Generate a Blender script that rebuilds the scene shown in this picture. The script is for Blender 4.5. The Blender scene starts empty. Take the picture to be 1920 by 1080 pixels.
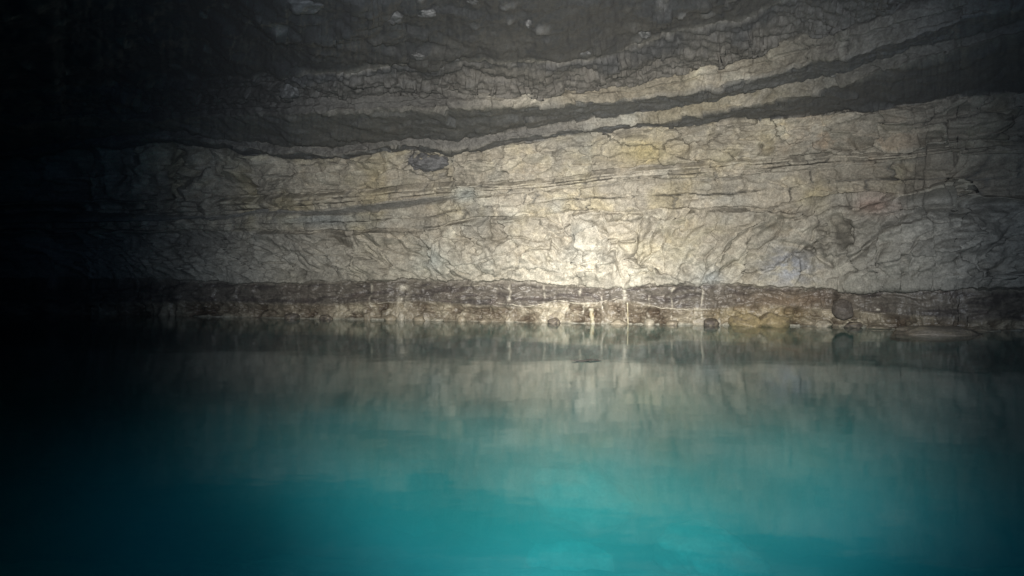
import bpy, math, random
import numpy as np
from mathutils import Vector, Matrix

random.seed(7)
sc = bpy.context.scene

# ------------------------------------------------------------------ camera
CAM_H = 0.75           # eye above the water (held low, from a boat)
FPX = 1371.0           # focal length in photo pixels (1920 wide)
HOR = 519.0            # eye level row in the photo
cd = bpy.data.cameras.new('camera')
cd.sensor_width = 36.0
cd.lens = 36.0 * FPX / 1920.0
cd.shift_y = (HOR - 540.0) / 1920.0
cd.clip_start = 0.05
cd.clip_end = 200.0
cam = bpy.data.objects.new('camera', cd)
sc.collection.objects.link(cam)
cam.location = (0, 0, CAM_H)
cam.rotation_euler = (math.radians(90), 0, 0)
sc.camera = cam

# ------------------------------------------------------------------ world (closed cave: no daylight)
w = bpy.data.worlds.new('World'); sc.world = w; w.use_nodes = True
bg = w.node_tree.nodes['Background']
bg.inputs[0].default_value = (0.0, 0.0, 0.0, 1); bg.inputs[1].default_value = 0.0

# ------------------------------------------------------------------ the torch held beside the camera
TORCH_POS = Vector((0.0, -0.15, 1.05))
TORCH_AIM = Vector((1.14, 12.0, 0.76))
TORCH_POWER = 14200.0
ld = bpy.data.lights.new('torch', 'SPOT')
ld.energy = TORCH_POWER
ld.spot_size = math.radians(112)
ld.spot_blend = 0.35
ld.shadow_soft_size = 0.03
torch = bpy.data.objects.new('torch', ld); sc.collection.objects.link(torch)
torch.location = TORCH_POS
torch.rotation_euler = (TORCH_AIM - TORCH_POS).to_track_quat('-Z', 'Y').to_euler()
ld.use_nodes = True
nt = ld.node_tree; N = nt.nodes; L = nt.links
em = N['Emission']
tc = N.new('ShaderNodeTexCoord')
sep = N.new('ShaderNodeSeparateXYZ'); L.new(tc.outputs['Normal'], sep.inputs[0])
ab = N.new('ShaderNodeMath'); ab.operation = 'ABSOLUTE'; L.new(sep.outputs[2], ab.inputs[0])
ac = N.new('ShaderNodeMath'); ac.operation = 'ARCCOSINE'; L.new(ab.outputs[0], ac.inputs[0])
dg = N.new('ShaderNodeMath'); dg.operation = 'MULTIPLY'; dg.inputs[1].default_value = 180 / math.pi / 60.0
L.new(ac.outputs[0], dg.inputs[0])                       # 0..1 = 0..60 degrees off the beam axis
prof = N.new('ShaderNodeValToRGB'); L.new(dg.outputs[0], prof.inputs[0])
prof.color_ramp.interpolation = 'B_SPLINE'
TORCH_RAMP = [(0, 1.02, (1.0, .965, .90)), (4, .80, (1.0, .965, .90)), (8, .52, (1.0, .965, .90)), (12, .37, (1.0, .965, .90)), (17, .29, (1.0, .97, .91)),
              (22, .21, (.96, .97, .96)), (26, .115, (.80, .89, 1.0)), (30, .034, (.56, .74, 1.0)), (34, .013, (.28, .54, 1.0)),
              (39, .0045, (.14, .40, 1.0)), (46, .0006, (.24, .58, 1.0)), (54, .0, (.24, .58, 1.0))]
cr = prof.color_ramp
while len(cr.elements) > 1: cr.elements.remove(cr.elements[-1])
for i, (a, v, c) in enumerate(TORCH_RAMP):
    e = cr.elements[0] if i == 0 else cr.elements.new(a / 60.0)
    e.position = a / 60.0
    e.color = (c[0] * v, c[1] * v, c[2] * v, 1)
L.new(prof.outputs[0], em.inputs[0])
em.inputs[1].default_value = 1.0

# ------------------------------------------------------------------ picture settings
sc.view_settings.view_transform = 'Standard'
sc.view_settings.look = 'None'
sc.view_settings.exposure = 0.0
sc.view_settings.gamma = 1.0
sc.view_settings.use_curve_mapping = False
sc.render.engine = 'CYCLES'
sc.cycles.use_denoising = True
sc.cycles.max_bounces = 6
sc.cycles.diffuse_bounces = 3
sc.cycles.glossy_bounces = 3
sc.cycles.transparent_max_bounces = 12
sc.cycles.volume_bounces = 1
sc.cycles.volume_step_rate = .35
sc.cycles.sample_clamp_indirect = 4.0
sc.cycles.caustics_reflective = False
sc.cycles.caustics_refractive = False

# ------------------------------------------------------------------ numpy noise
_rs = np.random.RandomState(11)
_perm = np.concatenate([_rs.permutation(256)] * 3).astype(np.int32)
_grad = _rs.normal(size=(256, 3)); _grad /= np.linalg.norm(_grad, axis=1)[:, None]
_grad = _grad.astype(np.float32)

def perlin(x, y, z):
    x = np.asarray(x, np.float32); y = np.asarray(y, np.float32); z = np.asarray(z, np.float32)
    x, y, z = np.broadcast_arrays(x, y, z)
    xi = np.floor(x).astype(np.int32); yi = np.floor(y).astype(np.int32); zi = np.floor(z).astype(np.int32)
    xf = x - xi; yf = y - yi; zf = z - zi
    u = xf * xf * xf * (xf * (xf * 6 - 15) + 10)
    v = yf * yf * yf * (yf * (yf * 6 - 15) + 10)
    q = zf * zf * zf * (zf * (zf * 6 - 15) + 10)
    xi &= 255; yi &= 255; zi &= 255
    def g(dx, dy, dz):
        h = _perm[_perm[_perm[(xi + dx) & 255] + ((yi + dy) & 255)] + ((zi + dz) & 255)]
        gr = _grad[h]
        return gr[..., 0] * (xf - dx) + gr[..., 1] * (yf - dy) + gr[..., 2] * (zf - dz)
    a = g(0, 0, 0) * (1 - u) + g(1, 0, 0) * u
    b = g(0, 1, 0) * (1 - u) + g(1, 1, 0) * u
    c = g(0, 0, 1) * (1 - u) + g(1, 0, 1) * u
    d = g(0, 1, 1) * (1 - u) + g(1, 1, 1) * u
    return ((a * (1 - v) + b * v) * (1 - q) + (c * (1 - v) + d * v) * q) * 1.5

def fbm(x, y, z, octv=4, gain=.5, lac=2.03):
    s = 0; a = 1.0; t = 0
    for i in range(octv):
        s = s + a * perlin(x + 17.3 * i, y - 9.1 * i, z + 4.7 * i); t += a
        x = x * lac; y = y * lac; z = z * lac; a *= gain
    return s / t

def ridged(x, y, z, octv=3, gain=.5):
    s = 0; a = 1.0; t = 0
    for i in range(octv):
        s = s + a * (1 - 2.2 * np.abs(perlin(x + 31.7 * i, y + 3.9 * i, z - 8.3 * i))); t += a
        x = x * 2.1; y = y * 2.1; z = z * 2.1; a *= gain
    return s / t

def _hash2(i, j, k):
    n = (i.astype(np.int64) * 374761393 + j.astype(np.int64) * 668265263 + k * 974634777) & 0x7fffffff
    n = ((n ^ (n >> 13)) * 1274126177) & 0x7fffffff
    return ((n ^ (n >> 16)) & 0xffff).astype(np.float32) / 65535.0

def worley(x, y, seed=0, jit=.85):
    """distance to the nearest cell border (in cell units), the cell's random numbers and its id"""
    xi = np.floor(x).astype(np.int32); yi = np.floor(y).astype(np.int32)
    f1 = np.full(x.shape, 9., np.float32); f2 = f1.copy()
    bi = xi.copy(); bj = yi.copy()
    for di in (-1, 0, 1):
        for dj in (-1, 0, 1):
            ci = xi + di; cj = yi + dj
            px_ = ci + .5 + (_hash2(ci, cj, seed) - .5) * jit
            py_ = cj + .5 + (_hash2(ci, cj, seed + 5) - .5) * jit
            d = np.sqrt((x - px_) ** 2 + (y - py_) ** 2).astype(np.float32)
            nearer = d < f1
            f2 = np.where(nearer, f1, np.minimum(f2, d))
            bi = np.where(nearer, ci, bi); bj = np.where(nearer, cj, bj)
            f1 = np.where(nearer, d, f1)
    return f2 - f1, _hash2(bi, bj, seed + 9), _hash2(bi, bj, seed + 21), _hash2(bi, bj, seed + 33), bi * 4096 + bj

def smooth(a, b, x):
    t = np.clip((x - a) / (b - a), 0, 1)
    return t * t * (3 - 2 * t)

def gauss(px, py, cx, cy, rx, ry, rot=0.0):
    c, s = math.cos(rot), math.sin(rot)
    dx = px - cx; dy = py - cy
    a = (dx * c + dy * s) / rx; b = (-dx * s + dy * c) / ry
    return np.exp(-(a * a + b * b))

def seg_dist(px, py, pts):
    """distance to a polyline and how far along it (0..1)"""
    best = np.full(px.shape, 1e9, np.float32)
    for (x0, y0), (x1, y1) in zip(pts[:-1], pts[1:]):
        dx, dy = x1 - x0, y1 - y0
        t = np.clip(((px - x0) * dx + (py - y0) * dy) / (dx * dx + dy * dy), 0, 1)
        best = np.minimum(best, np.hypot(px - x0 - t * dx, py - y0 - t * dy))
    return best

# ------------------------------------------------------------------ object helpers
def link(o, parent=None):
    sc.collection.objects.link(o)
    if parent is not None: o.parent = parent
    return o

def tag(o, label=None, cat=None, group=None, kind=None):
    if label: o['label'] = label
    if cat: o['category'] = cat
    if group: o['group'] = group
    if kind: o['kind'] = kind
    return o

def empty(name, loc=(0, 0, 0)):
    o = bpy.data.objects.new(name, None); o.location = loc
    return link(o)

def mesh_from(name, verts, quads, mat, parent=None, cols=None, rough=None, flip=False, smooth_shade=True):
    me = bpy.data.meshes.new(name)
    verts = np.ascontiguousarray(verts, np.float32); quads = np.ascontiguousarray(quads, np.int32)
    if flip: quads = quads[:, ::-1].copy()
    k = quads.shape[1]
    me.vertices.add(len(verts)); me.vertices.foreach_set('co', verts.ravel())
    me.loops.add(quads.size); me.loops.foreach_set('vertex_index', quads.ravel())
    me.polygons.add(len(quads))
    me.polygons.foreach_set('loop_start', np.arange(0, quads.size, k, dtype=np.int32))
    me.polygons.foreach_set('loop_total', np.full(len(quads), k, np.int32))
    if cols is not None:
        at = me.attributes.new('mineral', 'FLOAT_COLOR', 'POINT')
        c4 = np.ones((len(verts), 4), np.float32); c4[:, :3] = cols
        at.data.foreach_set('color', c4.ravel())
    if rough is not None:
        at = me.attributes.new('wet', 'FLOAT', 'POINT')
        at.data.foreach_set('value', np.ascontiguousarray(rough, np.float32))
    me.update(calc_edges=True)
    me.polygons.foreach_set('use_smooth', np.full(len(quads), smooth_shade, bool))
    me.materials.append(mat)
    o = bpy.data.objects.new(name, me)
    return link(o, parent)

def submesh(V, F, sel, cols, wet, name, mat, parent):
    f = F[sel]
    ids, inv = np.unique(f, return_inverse=True)
    return mesh_from(name, V[ids], inv.reshape(f.shape), mat, parent, cols[ids], wet[ids])

# ------------------------------------------------------------------ materials
def new_mat(name):
    m = bpy.data.materials.new(name); m.use_nodes = True
    return m, m.node_tree.nodes, m.node_tree.links

def rock_material(name='limestone', bump=.38, attr=True, base=(.3, .27, .2), rough=.8, grain=40.0):
    m, N, L = new_mat(name)
    b = N['Principled BSDF']
    geo = N.new('ShaderNodeNewGeometry')
    n1 = N.new('ShaderNodeTexNoise'); n1.inputs['Scale'].default_value = grain; n1.inputs['Detail'].default_value = 5
    n1.inputs['Roughness'].default_value = .65
    n2 = N.new('ShaderNodeTexNoise'); n2.inputs['Scale'].default_value = grain * .22; n2.inputs['Detail'].default_value = 6
    n3 = N.new('ShaderNodeTexVoronoi'); n3.inputs['Scale'].default_value = grain * .5
    for n in (n1, n2, n3): L.new(geo.outputs['Position'], n.inputs['Vector'])
    if attr:
        at = N.new('ShaderNodeAttribute'); at.attribute_name = 'mineral'; col = at.outputs['Color']
    else:
        rgb = N.new('ShaderNodeRGB'); rgb.outputs[0].default_value = (*base, 1); col = rgb.outputs[0]
    mr = N.new('ShaderNodeMapRange'); mr.inputs[1].default_value = .3; mr.inputs[2].default_value = .7
    mr.inputs[3].default_value = .62; mr.inputs[4].default_value = 1.32
    L.new(n1.outputs['Fac'], mr.inputs[0])
    mr2 = N.new('ShaderNodeMapRange'); mr2.inputs[1].default_value = .3; mr2.inputs[2].default_value = .7
    mr2.inputs[3].default_value = .8; mr2.inputs[4].default_value = 1.2
    L.new(n2.outputs['Fac'], mr2.inputs[0])
    mu = N.new('ShaderNodeMath'); mu.operation = 'MULTIPLY'
    L.new(mr.outputs[0], mu.inputs[0]); L.new(mr2.outputs[0], mu.inputs[1])
    mx = N.new('ShaderNodeMix'); mx.data_type = 'RGBA'; mx.blend_type = 'MULTIPLY'; mx.inputs[0].default_value = 1
    L.new(col, mx.inputs[6]); L.new(mu.outputs[0], mx.inputs[7])
    L.new(mx.outputs[2], b.inputs['Base Color'])
    if attr:
        aw = N.new('ShaderNodeAttribute'); aw.attribute_name = 'wet'
        r = N.new('ShaderNodeMapRange'); r.inputs[3].default_value = .85; r.inputs[4].default_value = .28
        L.new(aw.outputs['Fac'], r.inputs[0]); L.new(r.outputs[0], b.inputs['Roughness'])
    else:
        b.inputs['Roughness'].default_value = rough
    ad = N.new('ShaderNodeMath'); ad.operation = 'MULTIPLY_ADD'; ad.inputs[1].default_value = .6
    L.new(n1.outputs['Fac'], ad.inputs[0]); L.new(n2.outputs['Fac'], ad.inputs[2])
    bp = N.new('ShaderNodeBump'); bp.inputs['Strength'].default_value = bump; bp.inputs['Distance'].default_value = .03
    L.new(ad.outputs[0], bp.inputs['Height']); L.new(bp.outputs[0], b.inputs['Normal'])
    b.inputs['Specular IOR Level'].default_value = .45
    return m

M_ROCK = rock_material()

# ------------------------------------------------------------------ the lofted rock: lines of the bedding (photo px, py)
# columns run along the wall, rows follow the beds; every line gets a real depth from the chain below
cols_px = np.concatenate([np.arange(-520, 100, 9.0), np.arange(100, 380, 3.2), np.arange(380, 1800, 1.75),
                          np.arange(1800, 1960, 3.0), np.arange(1960, 2480, 9.0)]).astype(np.float32)
NC = len(cols_px)

def line(pts, jag=0.0, seed=0, freq=.02):
    xs, ys = zip(*pts)
    y = np.interp(cols_px, xs, ys).astype(np.float32)
    # round off the corners of the interpolation
    k = np.ones(25) / 25.0
    y = np.convolve(np.pad(y, 12, mode='edge'), k, mode='valid').astype(np.float32)
    if jag:
        y = y + jag * (fbm(cols_px * freq, seed * 7.7, 3.3, 4, .6) * 2.0)
    return y

W0 = line([(-520, 585), (0, 588), (400, 594), (600, 598), (860, 602), (1000, 605), (1200, 608), (1400, 610), (1560, 612), (1650, 615), (1750, 621), (1850, 622), (1920, 618), (2480, 640)])
W1 = line([(-520, 560), (400, 566), (600, 572), (720, 568), (800, 566), (900, 574), (985, 577), (1045, 566), (1100, 571), (1160, 562), (1215, 572), (1250, 578), (1330, 580), (1400, 572), (1480, 576), (1600, 584), (1700, 592), (1800, 598), (1920, 600), (2480, 610)], 1.2, 1, .05)
W2 = line([(-520, 520), (200, 530), (370, 528), (500, 532), (600, 530), (750, 525), (870, 533), (940, 530), (1030, 535), (1150, 537), (1250, 532), (1400, 533), (1440, 540), (1500, 541), (1600, 538), (1660, 532), (1760, 535), (1850, 547), (1920, 543), (2480, 560)], 3.0, 2, 0.05)
C3 = line([(-520, 460), (200, 440), (400, 432), (560, 436), (690, 436), (800, 430), (890, 412), (1000, 406), (1100, 397), (1220, 399), (1340, 391), (1420, 393), (1500, 380), (1600, 365), (1700, 370), (1780, 358), (1920, 380), (2480, 380)], 3.2, 3, 0.03)
C4lo = line([(-520, 430), (200, 415), (400, 410), (540, 402), (620, 401), (700, 397), (760, 390), (820, 380), (870, 369), (990, 361), (1090, 351), (1165, 342), (1290, 339), (1420, 329), (1560, 313), (1700, 303), (1920, 290), (2480, 280)], .9, 4, .04)
C4hi = line([(-520, 426), (200, 411), (400, 405), (540, 398), (620, 391), (700, 383), (760, 377), (820, 371), (870, 366), (990, 358.5), (1090, 348.5), (1165, 339), (1290, 335), (1420, 326), (1560, 311), (1700, 301), (1920, 288), (2480, 278)], .9, 4, .04)
C5 = line([(-520, 400), (200, 385), (400, 376), (560, 366), (700, 358), (850, 346), (950, 345), (1050, 337), (1150, 322), (1210, 318), (1290, 310), (1380, 300), (1450, 298), (1560, 288), (1650, 290), (1920, 262), (2480, 240)], 1.6, 5, .04)
T0 = line([(-520, 320), (0, 300), (200, 270), (350, 268), (510, 294), (600, 300), (700, 288), (760, 276), (860, 286), (1000, 263), (1200, 237), (1300, 228), (1420, 222), (1600, 206), (1750, 186), (1920, 166), (2480, 110)], 3.6, 6, 0.03)
R1b = line([(-520, 316), (0, 294), (200, 262), (350, 257), (510, 284), (600, 292), (700, 281), (760, 268), (860, 277), (1000, 256), (1200, 228), (1350, 206), (1500, 177), (1600, 152), (1660, 128), (1800, 92), (1920, 60), (2480, -70)], 4.0, 7, 0.03)
R1t = line([(-520, 308), (0, 286), (200, 252), (350, 245), (510, 270), (600, 278), (700, 268), (760, 256), (860, 262), (940, 248), (1000, 238), (1100, 225), (1200, 208), (1350, 181), (1500, 151), (1600, 128), (1660, 105), (1800, 68), (1920, 38), (2480, -95)], 5.5, 8, 0.03)
R2b = line([(-520, 240), (0, 230), (300, 222), (500, 215), (690, 206), (830, 203), (1000, 193), (1180, 187), (1300, 167), (1400, 147), (1500, 122), (1610, 95), (1800, 40), (1920, 8), (2480, -140)], 5.0, 9, 0.03)
R2t = line([(-520, 220), (0, 208), (300, 198), (500, 188), (690, 176), (830, 168), (1000, 168), (1180, 158), (1260, 138), (1400, 105), (1500, 66), (1610, 42), (1800, -16), (1920, -50), (2480, -190)], 7.0, 10, 0.03)
R3b = line([(-520, 205), (0, 192), (300, 178), (500, 160), (690, 150), (830, 146), (1000, 146), (1180, 130), (1260, 112), (1400, 78), (1500, 38), (1610, 8), (1800, -60), (1920, -90), (2480, -230)], 4.0, 11, .03)
R3t = line([(-520, 180), (0, 168), (300, 150), (500, 140), (690, 128), (830, 112), (950, 104), (1080, 108), (1180, 80), (1260, 62), (1400, 28), (1500, -12), (1610, -40), (1800, -110), (1920, -140), (2480, -270)], 5.0, 12, .02)
TOPL = line([(-520, -330), (900, -340), (1200, -380), (1600, -480), (2480, -640)])

TX = (cols_px - 960.0) / FPX
def tz(py): return (HOR - py) / FPX

YW = CAM_H * FPX / (W0 - HOR)                     # depth of the waterline
wob = 0.16 * fbm(cols_px * .006, 1.0, 2.0, 3) * 2   # the wall is not a plane
def colnoise(seed, f=.008, a=1.0): return a * fbm(cols_px * f, seed * 3.1, 9.9, 3, .55) * 1.6

chain = []   # (py line, depth line, name of the segment that ENDS here)
# below the water the wall runs down and out into the lake
y_u2 = YW - 3.2 + colnoise(20, .01, .5); z_u2 = np.full(NC, -2.55, np.float32)
y_u1 = YW - .75 + colnoise(21, .012, .25); z_u1 = np.full(NC, -.85, np.float32)
rows3 = [np.stack([TX * y_u2, y_u2, z_u2], 1), np.stack([TX * y_u1, y_u1, z_u1], 1)]
seg_names = ['under_a']
PYL = [HOR - (z_u2 - CAM_H) / y_u2 * FPX, HOR - (z_u1 - CAM_H) / y_u1 * FPX]

def add(py, Y, name):
    z = CAM_H + tz(py) * Y
    rows3.append(np.stack([TX * Y, Y, z], 1)); seg_names.append(name); PYL.append(py)
    return Y, z
def under_depth(py, Yp, zp, slope, dmin=.01, dmax=6.0):
    # z = zp + slope*(Yp-Y) and z = H + tz*Y
    Y = (zp + slope * Yp - CAM_H) / (tz(py) + slope)
    Y = np.clip(Y, Yp - dmax, Yp - dmin)
    k = np.hanning(65); k /= k.sum()
    return np.convolve(np.pad(Y, 32, mode='edge'), k, mode='valid').astype(np.float32)

right = smooth(1560, 1575, cols_px)               # the wet foot steps back right of the pillar-like corner
Y, z = add(W0, YW, 'under_b')
Y1 = YW + wob * .3 + .05 + colnoise(1, .03, .05) + right * .10
Y, z = add(W1, Y1, 'foot_low')
Y2 = YW + wob * .5 + .10 + colnoise(2, .02, .04) + right * .16
Y, z = add(W2, Y2, 'foot_high')
Y2b = YW + wob - .02 + colnoise(3, .015, .05)
Y, z = add(W2 - 2.0, np.minimum(Y2 - .05, Y2b), 'lip')
Y3 = YW + wob - .03 + colnoise(4, .012, .06)
Y, z = add(C3, Y3, 'face')
Y3b = Y3 - .03 + colnoise(5, .012, .03)
Y, z = add(C3 - 2.5, Y3b, 'crack')
Y4 = Y3b - .02 + colnoise(6, .01, .04)
Y, z = add(C4lo, Y4, 'course_a')
th = (C4lo - C4hi)
Y4h = Y4 - .018 * th
Y, z = add(C4hi, Y4h, 'wedge')
Y5 = Y4h - .02 + colnoise(7, .012, .03)
Y, z = add(C5, Y5, 'course_b')
Y5b = Y5 - .03 + colnoise(8, .012, .02)
Y, z = add(C5 - 2.5, Y5b, 'crack')
Y6 = Y5b - .06 + colnoise(9, .01, .05)
Y, z = add(T0, Y6, 'upper')
Yr1 = under_depth(R1b, Y, z, .05, .12)
Y, z = add(R1b, Yr1, 'soffit_a')
Y, z = add(R1t, Y - .02 + colnoise(11, .02, .02), 'riser_a')
Yr2 = under_depth(R2b, Y, z, .03, .2)
Y, z = add(R2b, Yr2, 'soffit_b')
Y, z = add(R2t, Y - .06 + colnoise(12, .02, .04), 'riser_b')
Yr3 = under_depth(R3b, Y, z, .45, .1)
Y, z = add(R3b, Yr3, 'rubble_a')
Yr4 = under_depth(R3t, Y, z, .35, .1)
Y, z = add(R3t, Yr4, 'rubble_b')
Yt = under_depth(TOPL, Y, z, .04, .5)
Y, z = add(TOPL, Yt, 'roof')

# rows per segment
rows_n = dict(under_a=14, under_b=26, foot_low=22, foot_high=30, lip=3, face=84, crack=3, course_a=36, wedge=9, course_b=26,
              upper=56, soffit_a=26, riser_a=18, soffit_b=34, riser_b=24, rubble_a=18, rubble_b=20, roof=120)
P, PYG, SEG, FR = [], [], [], []
for k, nm in enumerate(seg_names):
    n = rows_n[nm]
    a, b = rows3[k], rows3[k + 1]
    for i in range(n):
        t = i / n
        if nm == 'roof': t = 1 - (1 - t) ** 1.0
        P.append(a * (1 - t) + b * t)
        q = P[-1]
        PYG.append(HOR - (q[:, 2] - CAM_H) / q[:, 1] * FPX)
        SEG.append(k); FR.append(i / n)
P.append(rows3[-1]); PYG.append(PYL[-1]); SEG.append(len(seg_names) - 1); FR.append(1.0)
P = np.stack(P).astype(np.float32)                 # rows, cols, 3
PY = np.stack(PYG).astype(np.float32)
NR = P.shape[0]
PX = np.broadcast_to(cols_px, (NR, NC)).astype(np.float32)
SEG = np.array(SEG); FR = np.array(FR, np.float32)
SEGG = np.broadcast_to(SEG[:, None], (NR, NC)); FRG = np.broadcast_to(FR[:, None], (NR, NC))
def mask(*names):
    m = np.zeros(NR, np.float32)
    for k, nm in enumerate(seg_names):
        if nm in names: m[SEG == k] = 1
    # soften over neighbouring rows
    m = np.convolve(np.pad(m, 3, mode='edge'), np.array([1, 2, 3, 4, 3, 2, 1]) / 16.0, mode='valid')
    return m[:, None].astype(np.float32)

# normals of the undisplaced loft, pointing to the air (towards the camera side)
du = np.gradient(P, axis=1); dv = np.gradient(P, axis=0)
NRM = np.cross(dv, du)
NRM /= np.linalg.norm(NRM, axis=2)[:, :, None] + 1e-9
for _ in range(10):   # smooth along the rows so edges swell instead of tearing
    NRM[1:-1] = .25 * NRM[:-2] + .5 * NRM[1:-1] + .25 * NRM[2:]
NRM /= np.linalg.norm(NRM, axis=2)[:, :, None] + 1e-9
to_cam = np.array([0, 0, CAM_H], np.float32) - P
if (NRM * to_cam).sum(2).mean() < 0: NRM = -NRM

X, Yg, Z = P[..., 0], P[..., 1], P[..., 2]
S = X - .25 * (Yg - 12)                             # along the wall
D = np.zeros((NR, NC), np.float32)
CELL = np.zeros((NR, NC), np.int64)
CR = np.full((NR, NC), .5, np.float32)              # random number of the block a point belongs to
JOINT = np.zeros((NR, NC), np.float32)

m_face = mask('face', 'lip'); m_up = mask('upper'); m_ca = mask('course_a'); m_cb = mask('course_b')
m_foot = mask('foot_low', 'foot_high'); m_low = mask('foot_low'); m_fh = mask('foot_high')
m_sof = mask('soffit_a', 'soffit_b'); m_r1 = mask('riser_a'); m_r2 = mask('riser_b')
m_rub = mask('rubble_a', 'rubble_b'); m_roof = mask('roof'); m_und = mask('under_a', 'under_b'); m_wedge = mask('wedge')
m_bed = np.clip(m_ca + m_cb, 0, 1)
m_wall = np.clip(m_face + m_up + m_ca + m_cb, 0, 1)

def facets(u, v, seed, slope, step, jit=.95, square=0.0):
    """chipped rock: every cell of a warped Voronoi net is a tilted plane (units of one cell)"""
    u = u.astype(np.float32); v = v.astype(np.float32)
    xi = np.floor(u).astype(np.int32); yi = np.floor(v).astype(np.int32)
    f1 = np.full(u.shape, 9., np.float32); f2 = f1.copy(); h = np.zeros(u.shape, np.float32)
    rr = h.copy(); cid = np.zeros(u.shape, np.int64)
    for di in (-1, 0, 1):
        for dj in (-1, 0, 1):
            ci = xi + di; cj = yi + dj
            dx = u - (ci + .5 + (_hash2(ci, cj, seed) - .5) * jit); dy = v - (cj + .5 + (_hash2(ci, cj, seed + 5) - .5) * jit)
            d = np.sqrt(dx * dx + dy * dy) * (1 - square) + np.maximum(np.abs(dx), np.abs(dy)) * square
            nearer = d < f1
            f2 = np.where(nearer, f1, np.minimum(f2, d))
            f1 = np.where(nearer, d, f1)
            h = np.where(nearer, dx, h); rr = np.where(nearer, dy, rr)
            cid = np.where(nearer, (ci.astype(np.int64) + 8192) * 32768 + cj + 8192, cid)
    ci = cid // 32768 - 8192; cj = cid % 32768 - 8192
    r1 = _hash2(ci, cj, seed + 9); r2 = _hash2(ci, cj, seed + 21); r3 = _hash2(ci, cj, seed + 33)
    hh = step * (r1 - .5) * 2 + slope * 2 * ((r2 - .5) * h + (r3 - .5) * rr)
    return hh, f2 - f1, r1, cid

def rows_of(m, pad=0):
    q = np.where(m[:, 0] > 0)[0]
    return slice(max(0, q.min() - pad), min(NR, q.max() + 1 + pad))
def full(sl, a, fill=0):
    o = np.full((NR, NC), fill, a.dtype); o[sl] = a; return o

W1n = fbm(X * 1.6, Yg * 1.2, Z * 1.6, 4, .6) * .8; W2n = fbm(X * 1.6 + 4, Yg * 1.2, Z * 1.6 + 9, 4, .6) * .8
VT = Z - .55 * (Yg - 12)                            # runs up the wall and on along the ceiling
fan = (PX - 1130) / 420.0                           # flutes fan out above the foot of the face
SX = X + fan * (Z - .4) * -.75

# broad shape
D += .13 * fbm(X * .55, Yg * .55, Z * .7, 3) * (1 - .6 * m_sof)
# chips over everything
hf3, ef3, rf3, _ = facets(S * 5.0 + W1n * 1.5, VT * 7.0 + W2n * 1.5, 3, .75, .16, square=.6)
hf4, ef4, rf4, _ = facets(S * 13 + W1n * 3.5, VT * 16 + W2n * 3.5, 4, .8, .10)
chip = .36 * hf3 / 6.5 + .24 * hf4 / 15.0
crisp = .30 + .70 * np.exp(-((cols_px - 1120) / 330.) ** 2)[None]      # the outer wall is worn smoother
D += crisp * chip * (1.0 * m_face + .9 * m_up + .7 * m_bed + .8 * m_foot + .7 * (m_r1 + m_r2) + .16 * m_rub + .14 * m_roof + .30 * m_sof + .6 * m_und)
fine = fbm(X * 9, Yg * 9, Z * 12, 3, .6)
D += fine * (.022 * m_wall + .025 * m_foot + .022 * m_sof + .025 * (m_r1 + m_r2) + .075 * m_rub + .04 * m_roof + .04 * m_und)

# --- the tall face: big broken slabs, flutes fanning out, creases
sl = rows_of(m_face); x_, z_, sx = X[sl], Z[sl], SX[sl]; w1, w2 = W1n[sl], W2n[sl]
wx = fbm(x_ * .9, z_ * .9, 5.0, 3) * .9; wz = fbm(x_ * .9 + 7, z_ * .9, 8.0, 3) * .9
hA, eA, rA, cA = facets(sx * .95 + w1 * .5, z_ * 1.25 + w2 * .5, 1, .60, .09)
hB, eB, rB, _ = facets(sx * 2.9 + w1 * 1.0, z_ * 2.3 + w2 * 1.0, 2, .85, .20)
lump = ridged(sx * 1.7 + wx, z_ * .8 + wz, 1.5, 3, .55)
lump2 = fbm(sx * 4.2 + wx * 2, z_ * 2.2 + wz * 2, 2.5, 3, .55)
bl = np.abs(perlin(sx * 2.6 + 3 * wx, z_ * 1.9 + 3 * wz, 4.4))
lowfade = smooth(0, 1, (W2[None] - 4 - PY)[sl] / 26.) * .8 + .2
centre = lowfade * (.55 + .45 * np.exp(-((PX[sl] - 1080) / 330.) ** 2))
D[sl] += m_face[sl] * centre * (.62 * hA + 1.0 * hB / 2.7 - .04 * np.exp(-(eA / .05) ** 2) + .15 * lump + .16 * lump2 - .11 * np.exp(-(bl / .05) ** 2))
jf = full(sl, np.exp(-(eA / .06) ** 2).astype(np.float32)); rf = full(sl, rA, .5); cf = full(sl, cA); rfB = full(sl, rB, .5); bill = full(sl, bl, 9)

# --- the upper wall: flat broken blocks
sl = rows_of(m_up); w1, w2 = W1n[sl], W2n[sl]
vu = ((PY - C5[None]) * .0088)[sl]
hA, eA, rA, cA = facets(S[sl] * 1.25 + w1 * .45, vu * 2.0 + w2 * .45, 6, .50, .11, square=.7)
hB, eB, rB, _ = facets(S[sl] * 2.8 + w1 * .8, vu * 6.0 + w2 * .8, 7, .65, .24, square=.7)
D[sl] += m_up[sl] * (.44 * hA - .012 * np.exp(-(eA / .05) ** 2) + .85 * hB / 3.4)
ju = full(sl, np.exp(-(eA / .05) ** 2).astype(np.float32)); ru = full(sl, rA, .5); cu = full(sl, cA); ruB = full(sl, rB, .5)

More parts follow.
